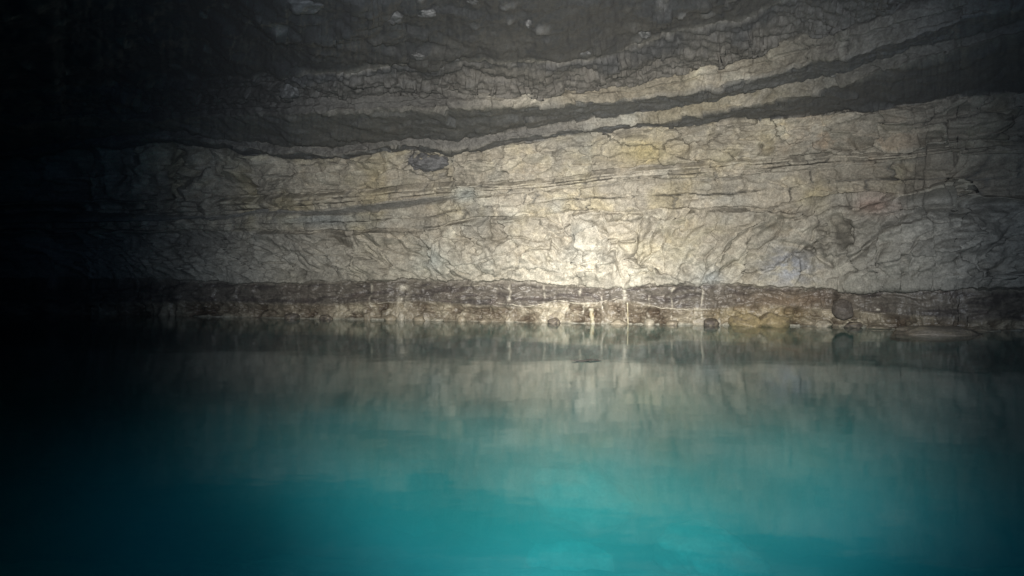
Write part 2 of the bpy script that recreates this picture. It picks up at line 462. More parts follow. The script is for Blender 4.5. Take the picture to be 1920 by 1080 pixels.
# --- thin bedded courses: uneven stones between the bedding cracks
def courses(frac, sl, nrow, spacing, seed, wob_amp=.30):
    frac = frac[sl]; s_ = S[sl]; x_ = X[sl]; z_ = Z[sl]
    f = frac + wob_amp * fbm(x_ * 1.1, seed, 1.0, 4, .6) / max(1, nrow)
    row = np.clip(np.floor(f * nrow), 0, nrow - 1).astype(np.int32)
    fr = np.clip(f * nrow - row, 0, 1)
    e_h = np.minimum(fr, 1 - fr) / nrow + .10 * smooth(-.1, .25, fbm(x_ * 1.3, row * 3.3, seed + 7., 3))
    wv = .10 * fbm(x_ * 5, z_ * 8, seed + 2.0, 3)
    u = (s_ + wv) / spacing + row * 3.37 + 1.2 * fbm(s_ * .9, row * 2.7, seed + 5.0, 2)
    i = np.floor(u).astype(np.int32)
    left = i + (_hash2(i, row, seed) - .5) * .8; rightb = i + 1 + (_hash2(i + 1, row, seed) - .5) * .8
    cell = np.where(u < left, i - 1, np.where(u > rightb, i + 1, i))
    kl = np.where(_hash2(i, row, seed + 13) > .62, 0, .5); kr = np.where(_hash2(i + 1, row, seed + 13) > .62, 0, .5)
    e_v = np.minimum(np.abs(u - left) + kl, np.abs(u - rightb) + kr) * spacing   # some breaks are closed
    r1 = _hash2(cell, row, seed + 3); r2 = _hash2(cell, row, seed + 8)
    return [full(sl, np.asarray(q), d) for q, d in ((e_h.astype(np.float32), 1), (e_v.astype(np.float32), 1), (r1, .5), (r2, .5),
            ((cell.astype(np.int64) + 2000) * 16 + row, 0), (fr, .5))]
ea, eva, ra1, ra2, ida, fra = courses(FRG, rows_of(m_ca), 2, .42, 41)
D += m_ca * (-.04 * np.exp(-(eva / .018) ** 2) - .07 * np.exp(-(ea / .04) ** 2) + .06 * (ra1 - .4) + .05 * (ra2 - .5) * (fra - .5))
eb, evb, rb1, rb2, idb, frb = courses(FRG, rows_of(m_cb), 3, .30, 57)
D += m_cb * (-.04 * np.exp(-(evb / .018) ** 2) - .11 * np.exp(-(eb / .040) ** 2) + .10 * (rb1 - .4) + .05 * (rb2 - .5) * (frb - .5))
e1, ev1, r11, r12, id1, fr1 = courses(FRG, rows_of(m_r1), 1, .50, 71)
D += m_r1 * (-.03 * np.exp(-(ev1 / .03) ** 2) + .10 * (r11 - .5))
e2, ev2, r21, r22, id2, fr2 = courses(FRG, rows_of(m_r2), 2, .48, 83)
D += m_r2 * (-.03 * np.exp(-(ev2 / .03) ** 2) - .03 * np.exp(-(e2 / .05) ** 2) + .12 * (r21 - .5))
# fine lamination parallel to the beds
sl = slice(rows_of(m_ca).start, rows_of(m_up).stop)
lam = ridged(X[sl] * .9, ((PY - C5[None])[sl]) * .11 + 1.2 * fbm(X[sl] * 1.3, Z[sl] * 2, 6., 3), 3.0, 3, .6)
D[sl] += np.clip(m_ca + m_cb + m_up, 0, 1)[sl] * .030 * lam * smooth(-.4, .3, fbm(X[sl] * .9, Z[sl] * 1.5, 15., 2))
# broken stone in the courses
sl = slice(rows_of(m_ca).start, rows_of(m_cb).stop)
hB, eB, rB, _ = facets(S[sl] * 3.0 + W1n[sl] * .8, VT[sl] * 6.5 + W2n[sl] * .8, 17, .6, .18, square=.8)
D[sl] += m_bed[sl] * .62 * hB / 3.6

# --- ledge noses, broken beds and the roof
sl = slice(rows_of(m_sof).start, NR); x_, y_, z_ = X[sl], Yg[sl], Z[sl]; w1, w2 = W1n[sl], W2n[sl]
hr, er, rr_, _ = facets(S[sl] * 1.9 + w1 * .8, VT[sl] * 3.4 + w2 * .9, 8, .8, .13, square=.3)
D[sl] += (m_rub[sl] * .9 + (m_r1 + m_r2)[sl] * .8 + m_roof[sl] * .35 + m_sof[sl] * .38) * .40 * hr / 2.6
kn = ridged(x_ * 1.3, y_ * 1.3, z_ * 2.2, 3, .55)
D[sl] += (m_rub[sl] * .06 + m_roof[sl] * .03 + m_sof[sl] * .025) * kn
lumps = np.clip(fbm(x_ * .9 + 3, y_ * .9, z_ + 4, 4, .55) - .02, 0, 1)
D[sl] += (m_roof[sl] * .38 + m_rub[sl] * .15 + m_sof[sl] * .20) * lumps
pp = np.clip(perlin(x_ * 4.6, y_ * 3.0, z_ * 4) - .30, 0, 1) * smooth(-.05, .3, fbm(x_ * .7, y_ * .7, 3.0, 2))
D[sl] += m_roof[sl] * .22 * pp
pop = full(sl, pp.astype(np.float32))
D[sl] += m_rub[sl] * .06 * ridged(x_ * .5, y_ * .5, PY[sl] * .07 + 1.2 * fbm(x_ * .8, y_ * .8, 2.0, 2), 3)

# --- bedding cracks cut back
for nm, dep in (('crack', .15), ('lip', .02)):
    for k, s in enumerate(seg_names):
        if s == nm:
            rc = np.where(SEG == k)[0].mean()
            rr = np.arange(NR)[:, None]
            broken = smooth(-.25, .15, fbm(cols_px * .012, k * 5.0, .3, 2))[None]
            D -= dep * broken * np.exp(-((rr - rc) / 2.6) ** 2) * smooth(250, 420, cols_px)[None]

# --- the wet foot: undercut, with pockets and small ledges
sl = rows_of(m_foot); x_, z_ = X[sl], Z[sl]
rib = ridged(x_ * 4.0 + .9 * fbm(x_ * 3, z_ * 3, 1.0, 2), z_ * 2.3, 6.6, 3, .6)
pk = np.clip(fbm(x_ * 2.4, z_ * 4.0, 12.0, 4, .65) + .08, 0, 1)
fhl = ridged(x_ * .7, z_ * 6 + fbm(x_ * 1.2, 3., 1., 3) * 1.3, 3.2, 3)
hB, eB, rB, _ = facets(S[sl] * 2.6 + W1n[sl] * 1.0, z_ * 5.0 + W2n[sl] * 1.0, 27, .7, .28, square=.4)
D[sl] += m_foot[sl] * (.02 * rib + .36 * hB / 3.4)
D[sl] -= m_low[sl] * .34 * pk * smooth(.0, .25, FRG[sl])
D[sl] += m_low[sl] * .11 * np.exp(-((FRG[sl] - 1.0) / .14) ** 2) * (.4 + 1.4 * fbm(x_ * 2.4, 2.0, 1.0, 3))
D[sl] += m_fh[sl] * .05 * fhl
pock = full(sl, pk.astype(np.float32))
sl = rows_of(m_und)
D[sl] += m_und[sl] * .35 * fbm(X[sl] * .8, Yg[sl] * .8, Z[sl] * .8, 4)

# notches, holes and fissures the photograph shows on the right of the wall
for (cx, cy, rx, ry, rot, dep) in [(1577, 440, 6, 19, -.25, .34), (1584, 423, 7, 9, .2, .22), (1591, 438, 3.5, 11, .15, .20), (1587, 452, 7, 9, .0, .26),
                                   (1083, 440, 7, 13, .3, .12), (1055, 462, 6, 16, .6, .08), (1005, 492, 16, 6, -.2, .08), (1748, 263, 12, 13, 0, .25),
                                   (1424, 271, 4, 4, 0, .10), (1345, 598, 5, 7, 0, .06), (1388, 604, 3, 3, 0, .06), (1643, 576, 12, 8, 0, .12), (1580, 568, 16, 12, 0, .12),
                                   (975, 464, 18, 5, .1, .06), (450, 358, 26, 12, .2, .25), (500, 395, 50, 8, 0, .18)]:
    D -= dep * gauss(PX, PY, cx, cy, rx * 1.2, ry * 1.2, rot) ** 1.0
for pts, wd, dep in [([(1515, 463), (1560, 500)], 4, .10), ([(1597, 487), (1630, 458), (1672, 412)], 4.5, .13), ([(1470, 455), (1520, 462)], 4, .05),
                     ([(868, 432), (866, 500)], 5, .07), ([(890, 470), (940, 440)], 6, .05), ([(1350, 415), (1300, 480)], 8, .05), ([(1400, 430), (1340, 500)], 9, .05),
                     ([(900, 505), (860, 540)], 5, .05), ([(1290, 400), (1250, 470)], 6, .05)]:
    D -= dep * np.exp(-(seg_dist(PX, PY, pts) / wd) ** 2)
# the slab to the right of the fissure stands forward
D += .14 * m_face * smooth(0, 22, (PX - 1600) * .72 - (487 - PY) * .69 - 2) * smooth(1900, 1700, PX)
# dark alcove at the far right and the deep hollow at the left end
D -= 1.0 * gauss(PX, PY, 1815, 335, 80, 58, .2) * np.clip(m_wall + m_wedge, 0, 1)
D -= .25 * gauss(PX, PY, 1770, 385, 90, 22, -.05) * np.clip(m_wall + m_wedge, 0, 1)
D -= .6 * smooth(420, 60, PX) * (m_wall + m_foot)
# hanging dark conglomerate under the soffit
gk = gauss(PX, PY, 800, 305, 50, 26, .35)
D += .16 * gk * (ridged(X * 5, Z * 5, 1.0, 3) + .3) * m_up
D -= .14 * np.clip(perlin(X * 7, Z * 7, 4.0) + .1, 0, 1) * gk * m_up

P2 = P + NRM * D[..., None]

# ------------------------------------------------------------------ mineral colours (albedo of the stone, with torch falloff painted in at the right)
def lerp(c, col, m): return c + (np.array(col, np.float32) - c) * np.clip(m, 0, 1)[..., None]
C = np.empty((NR, NC, 3), np.float32); C[:] = (.395, .36, .295)
b1 = fbm(X * .9, Yg * .9, Z * 1.3, 4, .6); b2 = fbm(X * 2.3 + 8, Yg * 2.3, Z * 3.0, 4, .6); b3 = fbm(X * 1.2 + 20, Yg, Z * 1.4, 3)
C = lerp(C, (.47, .425, .31), smooth(.0, .45, b1))
C = lerp(C, (.30, .28, .235), smooth(.0, .45, -b1) * .8)
C = lerp(C, (.32, .265, .19), smooth(.15, .5, b2) * .5)
C = lerp(C, (.54, .515, .43), smooth(.12, .45, -b2) * .6)
C = lerp(C, (.34, .34, .31), smooth(.1, .45, b3) * .5)
# face: paler and greyer near the foot
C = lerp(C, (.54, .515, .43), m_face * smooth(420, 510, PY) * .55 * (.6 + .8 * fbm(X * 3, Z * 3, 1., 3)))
C = lerp(C, (.31, .30, .27), m_face * smooth(1420, 1680, PX) * .85); C = lerp(C, (.27, .235, .185), (m_up + m_bed) * smooth(1400, 1700, PX) * .8)  # right of the wall darkened in colour to stand in for weaker torchlight
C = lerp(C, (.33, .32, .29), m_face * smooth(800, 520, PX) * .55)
# yellow ochre streaks high on the wall
C = lerp(C, (.46, .385, .19), m_up * gauss(PX, PY, 1210, 285, 60, 25) * .8)
C = lerp(C, (.42, .355, .20), (m_up + m_bed) * smooth(.05, .4, fbm(X * 1.5, Z * .8, 22., 3)) * .45)
C = lerp(C, (.42, .25, .20), gauss(PX, PY, 1640, 385, 40, 18) * .5)
C = lerp(C, (.40, .28, .18), gauss(PX, PY, 1600, 260, 110, 40) * smooth(0, .3, b2) * .6)
# blue-grey clay patch by the fissures
C = lerp(C, (.33, .35, .40), gauss(PX, PY, 1480, 500, 48, 34) * smooth(-.25, .2, fbm(X * 4, Z * 6, 17., 4, .6)))
C = lerp(C, (.40, .43, .44), gauss(PX, PY, 1335, 522, 26, 14) * .7)
C = lerp(C, (.41, .45, .43), gauss(PX, PY, 815, 490, 34, 26) * .6)
C = lerp(C, (.36, .40, .39), gauss(PX, PY, 875, 365, 26, 14) * .7)
C = lerp(C, (.22, .25, .26), gauss(PX, PY, 610, 412, 110, 17) * .7 * m_ca)
C = lerp(C, (.14, .14, .145), gauss(PX, PY, 800, 303, 44, 24, .35) * 1.2 * smooth(-.2, .2, fbm(X * 5, Z * 5, 2., 2)))
C = lerp(C, (.16, .18, .18), gauss(PX, PY, 1080, 445, 9, 20, .2) * .6)
# joints hold dark silt
jj = np.clip(m_ca * np.maximum(np.exp(-(eva / .016) ** 2), np.exp(-(ea / .03) ** 2)) + m_cb * np.maximum(np.exp(-(evb / .014) ** 2), np.exp(-(eb / .03) ** 2))
             + m_face * jf * .25 + m_up * ju * .3, 0, 1)
C = lerp(C, (.10, .10, .095), jj * .75)
C = lerp(C, (.20, .185, .15), m_face * np.exp(-(bill / .035) ** 2) * .4)
blockr = m_ca * (ra1 - .5) * .7 + m_cb * (rb1 - .5) + m_face * ((rf - .5) * .5 + (rfB - .5) * .6) + m_up * ((ru - .5) * .6 + (ruB - .5) * .6) + m_r1 * (r11 - .5) + m_r2 * (r21 - .5)
C *= (1 + .42 * blockr)[..., None]
# grey mud-coated soffits and roof
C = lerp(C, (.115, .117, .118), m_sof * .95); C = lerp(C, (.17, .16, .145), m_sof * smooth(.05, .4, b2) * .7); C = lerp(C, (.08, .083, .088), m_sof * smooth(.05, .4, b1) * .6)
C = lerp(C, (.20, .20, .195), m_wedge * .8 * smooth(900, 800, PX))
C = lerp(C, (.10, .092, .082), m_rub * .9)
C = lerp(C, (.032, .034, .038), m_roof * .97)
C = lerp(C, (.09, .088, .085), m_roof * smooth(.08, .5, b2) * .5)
C = lerp(C, (.26, .255, .25), m_roof * np.clip(pop * 5, 0, 1) * .6)
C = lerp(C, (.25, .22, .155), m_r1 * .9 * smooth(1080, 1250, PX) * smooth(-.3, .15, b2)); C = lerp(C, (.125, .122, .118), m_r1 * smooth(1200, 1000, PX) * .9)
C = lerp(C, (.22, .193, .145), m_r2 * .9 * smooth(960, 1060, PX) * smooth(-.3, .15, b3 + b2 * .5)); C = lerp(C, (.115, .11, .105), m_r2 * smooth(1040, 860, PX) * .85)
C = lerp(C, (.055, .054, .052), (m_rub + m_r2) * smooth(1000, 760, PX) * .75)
C = lerp(C, (.075, .073, .07), (m_rub + m_r1 + m_r2) * smooth(1330, 1620, PX) * .8)  # ledges and broken beds darkened rightwards in colour, as the beam fades
C = lerp(C, (.07, .072, .075), m_sof * smooth(1400, 1650, PX) * .7)  # soffits too: fading torchlight put into the colour on the right
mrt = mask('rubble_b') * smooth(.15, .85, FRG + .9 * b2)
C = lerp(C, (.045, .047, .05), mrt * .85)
C = lerp(C, (.13, .12, .105), m_roof * smooth(.22, .0, FRG - .5 * b2) * (PX > 640) * .35)
# the flood-stained wet foot: purple-brown above, ochre and white calcite below
C = lerp(C, (.092, .080, .074), m_fh * .96)
C = lerp(C, (.125, .10, .088), m_fh * smooth(0, .4, b2) * .7)
C = lerp(C, (.25, .225, .185), m_fh * smooth(.2, .55, ridged(X * 1.2, Z * 8 + fbm(X * 1.4, 1., 1., 2), 2.2, 3)) * .45)
C = lerp(C, (.21, .175, .13), m_low * .95)
C = lerp(C, (.085, .06, .04), m_low * np.clip(pock * 3.2, 0, 1) * .9)
streak = smooth(.1, .5, ridged(X * 5 + 2.5 * fbm(X * 1.4, Z * 2, 2., 3), Z * 1.6, 7.7, 3, .6)) * smooth(-.3, .3, fbm(X * 1.1, Z * 2, 31., 3)) * 1.2
C = lerp(C, (.52, .47, .36), m_low * streak * .62 * (1 - np.clip(pock * 2.2, 0, 1)))
C = lerp(C, (.42, .35, .20), m_low * gauss(PX, PY, 1425, 590, 75, 18) * .9 * smooth(-.3, .2, b2))
C = lerp(C, (.40, .28, .17), m_foot * gauss(PX, PY, 1480, 565, 90, 18) * .4)
C = lerp(C, (.62, .57, .46), np.exp(-((PY - W1[None]) / 2.2) ** 2) * (m_low + m_fh) * smooth(.0, .35, fbm(X * 3.0, 3., 5., 3)) * .8 * smooth(560, 900, PX) * smooth(1640, 1400, PX))
# white drip veil running down the foot
for vx, wv in [(1172, 3.2), (1092, 2.4), (1217, 1.6), (1316, 2), (757, 9), (955, 2), (700, 2), (1020, 1.6), (1260, 1.5), (1130, 1.5)]:
    C = lerp(C, (.60, .56, .47), np.exp(-((PX - vx - 6 * fbm(PY * .05, vx, 1., 3)) / wv) ** 2) * smooth(515, 540, PY) * smooth(616, 596, PY) * smooth(-.25, .3, fbm(PX * .08, PY * .09, vx, 2)) * m_foot)
C = lerp(C, (.42, .44, .38), m_und * .9)
grit = fbm(X * 22, Yg * 22, Z * 26, 3, .7)
C *= (1 + .45 * grit)[..., None]
C = np.clip(C, .015, .75)
WET = np.clip(.15 + .75 * m_foot + .25 * m_sof + .5 * m_roof + .25 * m_rub + 0 * C[..., 0], 0, 1).astype(np.float32)

# ------------------------------------------------------------------ cut the loft into beds and blocks
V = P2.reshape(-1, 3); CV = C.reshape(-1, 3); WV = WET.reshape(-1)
r, c = np.meshgrid(np.arange(NR - 1), np.arange(NC - 1), indexing='ij')
i0 = (r * NC + c); F = np.stack([i0, i0 + 1, i0 + NC + 1, i0 + NC], -1).reshape(-1, 4)
fr_ = r.reshape(-1); fc_ = c.reshape(-1)
fseg = SEG[fr_]
fpx = PX[fr_, fc_]; fpy = PY[fr_, fc_]

cave_wall = tag(empty('cave_wall', (0, 0, 0)), 'torchlit bedded limestone wall rising from the far side of the lake', kind='structure')
cave_ceiling = tag(empty('cave_ceiling', (0, 0, 0)), 'dark stepped rock ceiling with long overhanging ledges', kind='structure')

def bed(parent, name, seg, cellid=None, block_name='block', min_faces=60, lab=None):
    want = [k for k, nm in enumerate(seg_names) if nm in seg]
    idx = np.where(np.isin(fseg, want))[0]
    blocks = []; rest = idx
    if cellid is not None:
        cid = cellid[fr_[idx], fc_[idx]].copy()
        cid[~((fpx[idx] > 330) & (fpx[idx] < 1860) & (fpy[idx] > 4))] = -1
        order = np.argsort(cid, kind='stable'); cs = cid[order]
        cut = np.concatenate([[0], np.where(np.diff(cs))[0] + 1, [len(cs)]])
        keep = []
        for a, b in zip(cut[:-1], cut[1:]):
            if cs[a] == -1 or b - a < min_faces: keep.append(idx[order[a:b]])
            else: blocks.append(idx[order[a:b]])
        rest = np.concatenate(keep)
    o = submesh(V, F, rest, CV, WV, name, M_ROCK, parent)
    if lab: o['label'] = lab
    for s in blocks:
        submesh(V, F, s, CV, WV, block_name, M_ROCK, o)
    return len(blocks)

nb = 0
nb += bed(cave_wall, 'submerged_slope', ['under_a', 'under_b'])
nb += bed(cave_wall, 'flood_stained_foot', ['foot_low', 'foot_high'], lab='purple-brown wet band along the waterline')
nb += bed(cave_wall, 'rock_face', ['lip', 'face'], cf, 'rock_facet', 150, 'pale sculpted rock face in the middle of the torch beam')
# cracks and the wedge belong to the course above them
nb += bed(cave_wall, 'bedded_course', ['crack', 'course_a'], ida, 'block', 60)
nb += bed(cave_wall, 'overhang_underside', ['wedge'])
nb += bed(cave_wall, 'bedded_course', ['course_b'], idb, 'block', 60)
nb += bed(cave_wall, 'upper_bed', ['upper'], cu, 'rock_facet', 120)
nb += bed(cave_ceiling, 'ledge_underside', ['soffit_a'])
nb += bed(cave_ceiling, 'ledge', ['riser_a'], id1, 'block', 60)
nb += bed(cave_ceiling, 'ledge_underside', ['soffit_b'])
nb += bed(cave_ceiling, 'ledge', ['riser_b'], id2, 'block', 60)
nb += bed(cave_ceiling, 'broken_beds', ['rubble_a', 'rubble_b'])
nb += bed(cave_ceiling, 'roof_slab', ['roof'])
print('blocks', nb)

# ------------------------------------------------------------------ the rest of the chamber, round and behind the viewer
def chamber():
    nu, nv = 120, 50
    th = np.linspace(0, 2 * np.pi, nu, endpoint=False); ph = np.linspace(-.62, 1.5, nv)
    T, Ph = np.meshgrid(th, ph)
    x = np.cos(Ph) * np.cos(T); y = np.cos(Ph) * np.sin(T); z = np.sin(Ph)
    n = 1 + .10 * fbm(x * 3, y * 3, z * 3, 4)
    Vx = np.stack([x * 21 * n, y * 19 * n + 1.0, z * 8.5 * n], -1).reshape(-1, 3)
    q = []
    for j in range(nv - 1):
        for i in range(nu):
            a = j * nu + i; b = j * nu + (i + 1) % nu
            q.append((a, b, b + nu, a + nu))
    top = len(Vx); Vx = np.vstack([Vx, [[0, 1, 8.6]]])
    q = np.array(q)
    o = mesh_from('cave_chamber', Vx, q, rock_material('dark_limestone', .4, False, (.16, .155, .145), .8, 12.0))
    return tag(o, 'dark rock of the chamber beyond the torchlight', kind='structure')
chamber()

# ------------------------------------------------------------------ lake bed
def lake_bed():
    xs = np.linspace(-17, 17, 260); ys = np.linspace(-9, 13.5, 200)
    Xb, Yb = np.meshgrid(xs, ys)
    Zb = -2.45 + 1.45 * smooth(9.0, 3.2, Yb) + .30 * fbm(Xb * .45, Yb * .45, 0, 4) + .10 * fbm(Xb * 2, Yb * 2, 1., 3)
    Vb = np.stack([Xb, Yb, Zb], -1).reshape(-1, 3)
    r, c = np.meshgrid(np.arange(199), np.arange(259), indexing='ij'); i0 = r * 260 + c
    q = np.stack([i0, i0 + 1, i0 + 261, i0 + 260], -1).reshape(-1, 4)
    col = np.empty((len(Vb), 3), np.float32); col[:] = (.42, .42, .37)
    pt = fbm(Vb[:, 0] * .7, Vb[:, 1] * .7, 3., 4)
    col *= (1 + .8 * pt)[:, None]
    return tag(mesh_from('lake_bed', Vb, q, M_ROCK, None, col, np.zeros(len(Vb))), 'pale silt bed under the turquoise water', kind='structure')
lake_bed()

# ------------------------------------------------------------------ water
def water():
    m, N, L = new_mat('lake_water')
    for n in list(N):
        if n.type != 'OUTPUT_MATERIAL': N.remove(n)
    out = [n for n in N if n.type == 'OUTPUT_MATERIAL'][0]
    geo = N.new('ShaderNodeNewGeometry')
    mp = N.new('ShaderNodeMapping'); mp.inputs['Scale'].default_value = (1.0, 1.5, 1.0)
    L.new(geo.outputs['Position'], mp.inputs['Vector'])
    n1 = N.new('ShaderNodeTexNoise'); n1.inputs['Scale'].default_value = 1.6; n1.inputs['Detail'].default_value = 3
    n2 = N.new('ShaderNodeTexNoise'); n2.inputs['Scale'].default_value = 9.0; n2.inputs['Detail'].default_value = 2
    L.new(mp.outputs[0], n1.inputs['Vector']); L.new(mp.outputs[0], n2.inputs['Vector'])
    ad = N.new('ShaderNodeMath'); ad.operation = 'MULTIPLY_ADD'; ad.inputs[1].default_value = .10
    L.new(n2.outputs['Fac'], ad.inputs[0]); L.new(n1.outputs['Fac'], ad.inputs[2])
    bp = N.new('ShaderNodeBump'); bp.inputs['Strength'].default_value = 1.0; bp.inputs['Distance'].default_value = .0022
    L.new(ad.outputs[0], bp.inputs['Height'])
    # Schlick reflectance of water, the same from above and below the surface
    dt = N.new('ShaderNodeVectorMath'); dt.operation = 'DOT_PRODUCT'
    L.new(geo.outputs['Incoming'], dt.inputs[0]); L.new(bp.outputs[0], dt.inputs[1])
    def mth(op, i0, v1=None):
        n = N.new('ShaderNodeMath'); n.operation = op; n.use_clamp = False
        L.new(i0, n.inputs[0])
        if v1 is not None: n.inputs[1].default_value = v1
        return n.outputs[0]
    c_ = mth('ABSOLUTE', dt.outputs['Value'])
    om = N.new('ShaderNodeMath'); om.operation = 'SUBTRACT'; om.use_clamp = True; om.inputs[0].default_value = 1.0; L.new(c_, om.inputs[1])
    p5 = mth('POWER', om.outputs[0], 5.0)
    fr = N.new('ShaderNodeMath'); fr.operation = 'MULTIPLY_ADD'; fr.inputs[1].default_value = .98; fr.inputs[2].default_value = .02; L.new(p5, fr.inputs[0])
    tr = N.new('ShaderNodeBsdfTransparent')
    gl = N.new('ShaderNodeBsdfGlossy'); gl.inputs['Roughness'].default_value = .065; L.new(bp.outputs[0], gl.inputs['Normal'])
    mx = N.new('ShaderNodeMixShader'); L.new(fr.outputs[0], mx.inputs[0]); L.new(tr.outputs[0], mx.inputs[1]); L.new(gl.outputs[0], mx.inputs[2])
    L.new(mx.outputs[0], out.inputs['Surface'])
    vs = N.new('ShaderNodeVolumeScatter'); vs.inputs['Color'].default_value = (.07, .78, .79, 1); vs.inputs['Density'].default_value = .085
    # silt hangs thickest over the shallow near side of the lake, in soft clouds
    sp = N.new('ShaderNodeSeparateXYZ'); L.new(geo.outputs['Position'], sp.inputs[0])
    sr = N.new('ShaderNodeMapRange'); sr.interpolation_type = 'SMOOTHSTEP'
    sr.inputs[1].default_value = 7.5; sr.inputs[2].default_value = 1.8; sr.inputs[3].default_value = .022; sr.inputs[4].default_value = .205
    L.new(sp.outputs[1], sr.inputs[0])
    cn = N.new('ShaderNodeTexNoise'); cn.inputs['Scale'].default_value = .9; cn.inputs['Detail'].default_value = 3
    L.new(geo.outputs['Position'], cn.inputs['Vector'])
    cm = N.new('ShaderNodeMapRange'); cm.inputs[1].default_value = .32; cm.inputs[2].default_value = .68; cm.inputs[3].default_value = .35; cm.inputs[4].default_value = 1.65
    L.new(cn.outputs['Fac'], cm.inputs[0])
    ml = N.new('ShaderNodeMath'); ml.operation = 'MULTIPLY'; L.new(sr.outputs[0], ml.inputs[0]); L.new(cm.outputs[0], ml.inputs[1])
    L.new(ml.outputs[0], vs.inputs['Density'])
    va = N.new('ShaderNodeVolumeAbsorption'); va.inputs['Color'].default_value = (.0, .73, .755, 1); va.inputs['Density'].default_value = .65
    av = N.new('ShaderNodeAddShader'); L.new(vs.outputs[0], av.inputs[0]); L.new(va.outputs[0], av.inputs[1])
    L.new(av.outputs[0], out.inputs['Volume'])
    x0, x1, y0, y1, z0 = -16.5, 16.5, -8.8, 14.5, -3.6
    Vw = np.array([(x0, y0, z0), (x1, y0, z0), (x1, y1, z0), (x0, y1, z0), (x0, y0, 0), (x1, y0, 0), (x1, y1, 0), (x0, y1, 0)], float)
    q = np.array([(3, 2, 1, 0), (4, 5, 6, 7), (0, 1, 5, 4), (1, 2, 6, 5), (2, 3, 7, 6), (3, 0, 4, 7)])
    o = mesh_from('lake_water', Vw, q, m, None, smooth_shade=False)
    return tag(o, 'still turquoise cave lake mirroring the lit wall', kind='structure')
water()

# ------------------------------------------------------------------ loose and hanging things
import bmesh
_u = P2 - np.array([0, 0, CAM_H], np.float32)
SPX = 960 + FPX * _u[..., 0] / _u[..., 1]; SPY = HOR - FPX * _u[..., 2] / _u[..., 1]
def on_rock(px, py, out=0.0):
    """the point of the built rock nearest to a place in the photograph, moved out of the rock"""
    k = np.argmin((SPX - px) ** 2 + (SPY - py) ** 2)
    i, j = np.unravel_index(k, SPX.shape)
    return Vector(P2[i, j] + NRM[i, j] * out), Vector(NRM[i, j])

def rock(name, loc, size, seed, col, label, cat, group=None, rough=.16, wet=.4, subdiv=4, flat_base=0.0, col2=None):
    bm = bmesh.new(); bmesh.ops.create_icosphere(bm, subdivisions=subdiv, radius=1.0)
    v = np.array([q.co[:] for q in bm.verts], np.float32); f = np.array([[q.index for q in t.verts] for t in bm.faces])
    bm.free()
    o_ = seed * 13.7
    # a chipped stone: planes cut off the ball, then broken relief
    rs = np.random.RandomState(seed)
    d = np.ones(len(v), np.float32)
    for _ in range(11):
        n = rs.normal(size=3); n /= np.linalg.norm(n)
        cut = rs.uniform(.62, .95); dot = v @ n
        d = np.where(dot > 1e-3, np.minimum(d, cut / np.maximum(dot, 1e-3)), d)
    d = d * (1 + rough * fbm(v[:, 0] * 1.3 + o_, v[:, 1] * 1.3, v[:, 2] * 1.3, 4, .6) * 1.4 + .05 * fbm(v[:, 0] * 6 + o_, v[:, 1] * 6, v[:, 2] * 6, 3))
    p = v * d[:, None] * np.array(size, np.float32)
    c = np.empty((len(v), 3), np.float32); c[:] = col
    n1 = fbm(v[:, 0] * 2 + o_, v[:, 1] * 2, v[:, 2] * 2.5, 4, .6)
    if col2 is not None: c = lerp(c, col2, smooth(-.05, .35, n1))
    c = np.clip(c * (1 + .5 * fbm(v[:, 0] * 5, v[:, 1] * 5 + o_, v[:, 2] * 5, 3))[:, None], .01, .8)
    o = mesh_from(name, p, f, M_ROCK, None, c, np.full(len(v), wet))
    o.location = loc; o.rotation_euler = (0, 0, rs.uniform(-.4, .4))
    return tag(o, label, cat, group)

